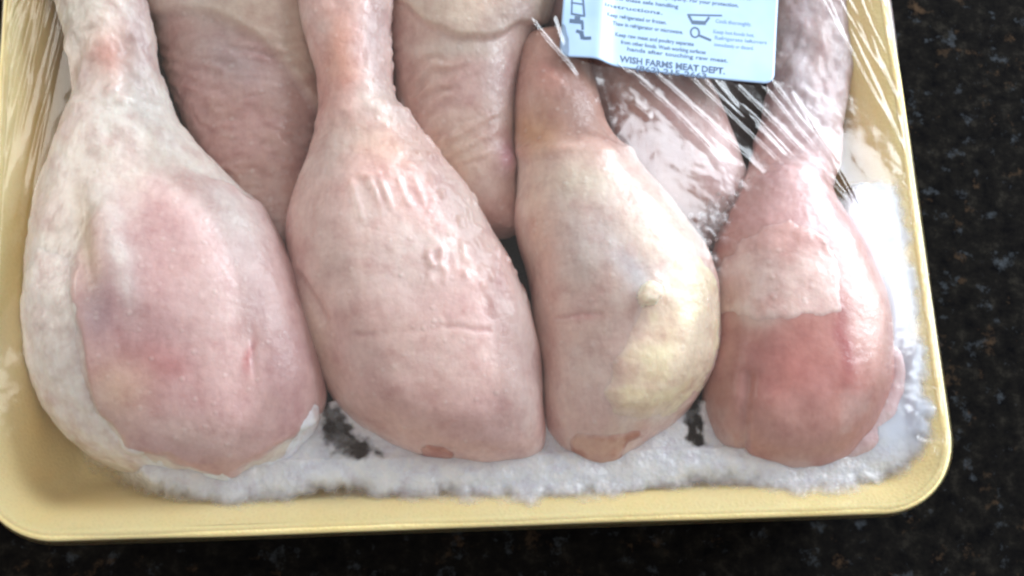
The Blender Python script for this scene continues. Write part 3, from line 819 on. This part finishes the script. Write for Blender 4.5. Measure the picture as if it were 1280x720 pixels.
V = np.stack([XF, YF, Hf], -1)
out_ = insf < 0
gy_, gx_ = np.gradient(insf, s2)
V[..., 0] = np.where(out_, XF - gx_ * insf, XF); V[..., 1] = np.where(out_, YF - gy_ * insf, YF)
dz = sstep(0.0016, 0.0, insf) * 0.0010
V[..., 2] -= np.where(insf < 0.0016, dz, 0)
F = grid_faces(*XF.shape)
ko = (insf > -s2 * 0.9).reshape(-1)
F = F[ko[F].all(1) & (insf.reshape(-1)[F] > 0).any(1)]
V1, F1, ta = compact(V.reshape(-1, 3), F, taut.reshape(-1))
sk = [(-0.0003, FZ - 0.0011), (-0.0003, 0.0245), (0.0036, 0.0210), (0.0092, 0.0100), (0.0128, 0.0028), (0.0145, 0.0012)]
V2, F2, _ = rings(sk, 0.0002, 9)
film_me = make_mesh("plastic_film", np.vstack([V1, V2]), np.vstack([F1, F2[:, ::-1] + len(V1)]), FILM, attrs={"taut": np.concatenate([ta, np.ones(len(V2))])})
o = link("plastic_film", film_me)
tag(o, "clear cling film stretched over the tray with shiny pull wrinkles at upper right", "plastic film")

# ------------------------------------------------------------------ sticker on the film
LA = math.radians(4.2)
LO = (838, 10)                                            # picture point of the label's middle
LW, LH = 272, 172
def lab_px(u, v):
    """label coordinates (pixels, u right, v down from the label's middle) to picture coordinates"""
    return LO[0] + u * math.cos(LA) - v * math.sin(LA), LO[1] + u * math.sin(LA) + v * math.cos(LA)
uu, vv = np.meshgrid(np.linspace(-LW / 2, LW / 2, 60), np.linspace(-LH / 2, LH / 2, 40))
LZ = 0.037
for _ in range(3):
    X_, Y_ = lab_px(uu, vv)
    Pl = unproj(X_, Y_, LZ)
    hz = bil(Hf, xf, yf, Pl[..., 0], Pl[..., 1])
    Bm = np.stack([np.ones(uu.size), uu.ravel() / 100, vv.ravel() / 100, (uu.ravel() / 100) ** 2, (uu * vv).ravel() / 1e4, (vv.ravel() / 100) ** 2], -1)
    co = np.linalg.lstsq(Bm, hz.ravel(), rcond=None)[0]
    res = np.percentile(hz.ravel() - Bm @ co, 97)
    LZ = float(hz.mean())
def lab_pt(u, v, lift=0.0):
    u, v = np.asarray(u, float), np.asarray(v, float)
    z = co[0] + co[1] * u / 100 + co[2] * v / 100 + co[3] * (u / 100) ** 2 + co[4] * u * v / 1e4 + co[5] * (v / 100) ** 2 + res + 0.0002 + lift
    z = z + 0.0006 * np.exp(-((u + 88) / 12) ** 2) - 0.0012 * sstep(-100, -140, u) * sstep(0, 80, v)
    X_, Y_ = lab_px(u, v)
    P = unproj(X_, Y_, LZ)
    P[..., 2] = z
    return P
def label_sheet():
    n, m = 90, 60
    u = np.linspace(-1, 1, n); v = np.linspace(-1, 1, m)
    U, Vv = np.meshgrid(u * LW / 2, v * LH / 2)
    r = 13.0
    # pull the corners onto a rounded outline
    qx, qy = np.abs(U) - (LW / 2 - r), np.abs(Vv) - (LH / 2 - r)
    cor = (qx > 0) & (qy > 0)
    ln = np.hypot(qx, qy) + 1e-9
    sc = np.where(cor, np.maximum(qx, qy) / ln, 1)
    U = np.where(cor, np.sign(U) * (LW / 2 - r + qx * sc), U); Vv = np.where(cor, np.sign(Vv) * (LH / 2 - r + qy * sc), Vv)
    Vv = Vv + 3.0 * sstep(-60, -100, U) * sstep(30, 80, Vv) * -2.0
    top = lab_pt(U, Vv).reshape(-1, 3)
    bot = top - [0, 0, 0.00012]
    F = grid_faces(m, n)
    N = n * m
    edge = list(range(n)) + [k * n + n - 1 for k in range(1, m)] + [(m - 1) * n + k for k in range(n - 2, -1, -1)] + [k * n for k in range(m - 2, 0, -1)]
    side = [[edge[k], edge[(k + 1) % len(edge)], edge[(k + 1) % len(edge)] + N, edge[k] + N] for k in range(len(edge))]
    return np.vstack([top, bot]), np.vstack([F[:, ::-1], F + N, side])
Vs, Fs = label_sheet()
label = link("handling_label", make_mesh("handling_label", Vs, Fs, PAPER))
tag(label, "pale blue white sticker with handling text and small icons on the film", "label")

def text_part(name, s, u, v, h, mat=INK, width=None, align='LEFT', bold=0.0):
    cu = bpy.data.curves.new(name, 'FONT')
    cu.body = s
    cu.size = h
    cu.align_x = align
    cu.offset = bold
    cu.resolution_u = 2
    tmp = bpy.data.objects.new(name, cu)
    COL.objects.link(tmp)
    bpy.context.view_layer.update()
    me = bpy.data.meshes.new_from_object(tmp.evaluated_get(bpy.context.evaluated_depsgraph_get()))
    bpy.data.objects.remove(tmp); bpy.data.curves.remove(cu)
    P = np.array([q.co[:] for q in me.vertices])
    sx = 1.0
    if width: sx = width / max(P[:, 0].max() - P[:, 0].min(), 1e-6)
    W_ = lab_pt(u + P[:, 0] * sx, v - P[:, 1], 0.00006)
    me.vertices.foreach_set("co", W_.astype(np.float32).ravel())
    me.update()
    me.materials.clear(); me.materials.append(mat)
    o = link(name, me, label)
    return o
def shape_part(name, polys, mat=INK):
    V, F = [], []
    for poly in polys:
        c = len(V)
        V += poly
        F.append(list(range(c, c + len(poly))))
    P = lab_pt([p[0] for p in V], [p[1] for p in V], 0.00006)
    me = bpy.data.meshes.new(name)
    me.from_pydata([tuple(p) for p in P], [], F)
    me.materials.append(mat)
    return link(name, me, label)
def stroke(a, b, w):
    dx, dy = b[0] - a[0], b[1] - a[1]; l = math.hypot(dx, dy); nx, ny = -dy / l * w / 2, dx / l * w / 2
    return [(a[0] + nx, a[1] + ny), (b[0] + nx, b[1] + ny), (b[0] - nx, b[1] - ny), (a[0] - nx, a[1] - ny)]
def ring(cx_, cy_, rx, ry, w, n=16):
    o = []
    for k in range(n):
        a, b = 2 * math.pi * k / n, 2 * math.pi * (k + 1) / n
        o.append([(cx_ + rx * math.cos(a), cy_ + ry * math.sin(a)), (cx_ + rx * math.cos(b), cy_ + ry * math.sin(b)), (cx_ + (rx - w) * math.cos(b), cy_ + (ry - w) * math.sin(b)), (cx_ + (rx - w) * math.cos(a), cy_ + (ry - w) * math.sin(a))])
    return o
TXT = [("SAFE HANDLING INSTRUCTIONS", -84, -62, 12, INK, 190), ("This product was prepared from inspected and passed", -84, -44, 7, INK, 190), ("meat and/or poultry. Some food products may contain", -84, -33, 7, INK, 190),
       ("bacteria that could cause illness if the product is", -84, -22, 7, INK, 185), ("mishandled or cooked improperly. For your protection,", -84, -11, 7, INK, 170), ("follow these safe handling", -82, -1, 7, INK, 92), ("instructions.", -84, 10, 7, INK, 74),
       ("Keep refrigerated or frozen.", -80, 22, 7.5, INK, 76), ("Thaw in refrigerator or microwave.", -72, 32, 7.5, INK, 90), ("Keep raw meat and poultry separate", -68, 46, 7.5, INK, 100), ("from other foods. Wash working surfaces", -60, 55, 7.5, INK, 108), ("hands after touching raw meat.", -52, 63, 7.5, INK, 128),
       ("Cook thoroughly.", 58, 12, 7, INK_PALE, 46), ("Keep hot foods hot.", 56, 26, 7, INK_PALE, 52), ("Refrigerate leftovers", 58, 34, 7, INK_PALE, 66), ("immediately or discard.", 58, 43, 7, INK_PALE, 50)]
for s, u, v, h, m, w in TXT:
    text_part("handling_text", s, u, v, h, m, w, bold=0.012 * h)
text_part("department_text", "WISH FARMS MEAT DEPT.", -60, 79, 12, INK, 134, bold=0.35)
text_part("phone_text", "(862) 215-2663", -40, 87.6, 10, INK, 90, bold=0.25)
shape_part("refrigerator_icon", [stroke((-126, 4), (-110, 4), 2), stroke((-126, 11), (-110, 11), 2), stroke((-125, 4), (-124, 26), 2), stroke((-111, 4), (-108, 26), 2.4), stroke((-125, 25), (-107, 26), 2.4)])
shape_part("tap_icon", [stroke((-120, 30), (-113, 30), 5), stroke((-126, 34), (-109, 34), 5), stroke((-110, 34), (-109, 44), 3), stroke((-117, 46), (-108, 48), 4), stroke((-111, 46), (-108, 56), 5), stroke((-108, 55), (-98, 54), 4)])
shape_part("frying_pan_icon", [stroke((22, 6), (66, 2), 2), stroke((24, 7), (29, 15), 3), stroke((28, 15), (46, 14), 5), stroke((45, 14), (50, 6), 3)])
shape_part("thermometer_icon", ring(33, 28, 6.5, 7.5, 2.2) + [stroke((38, 31), (54, 36), 3)])
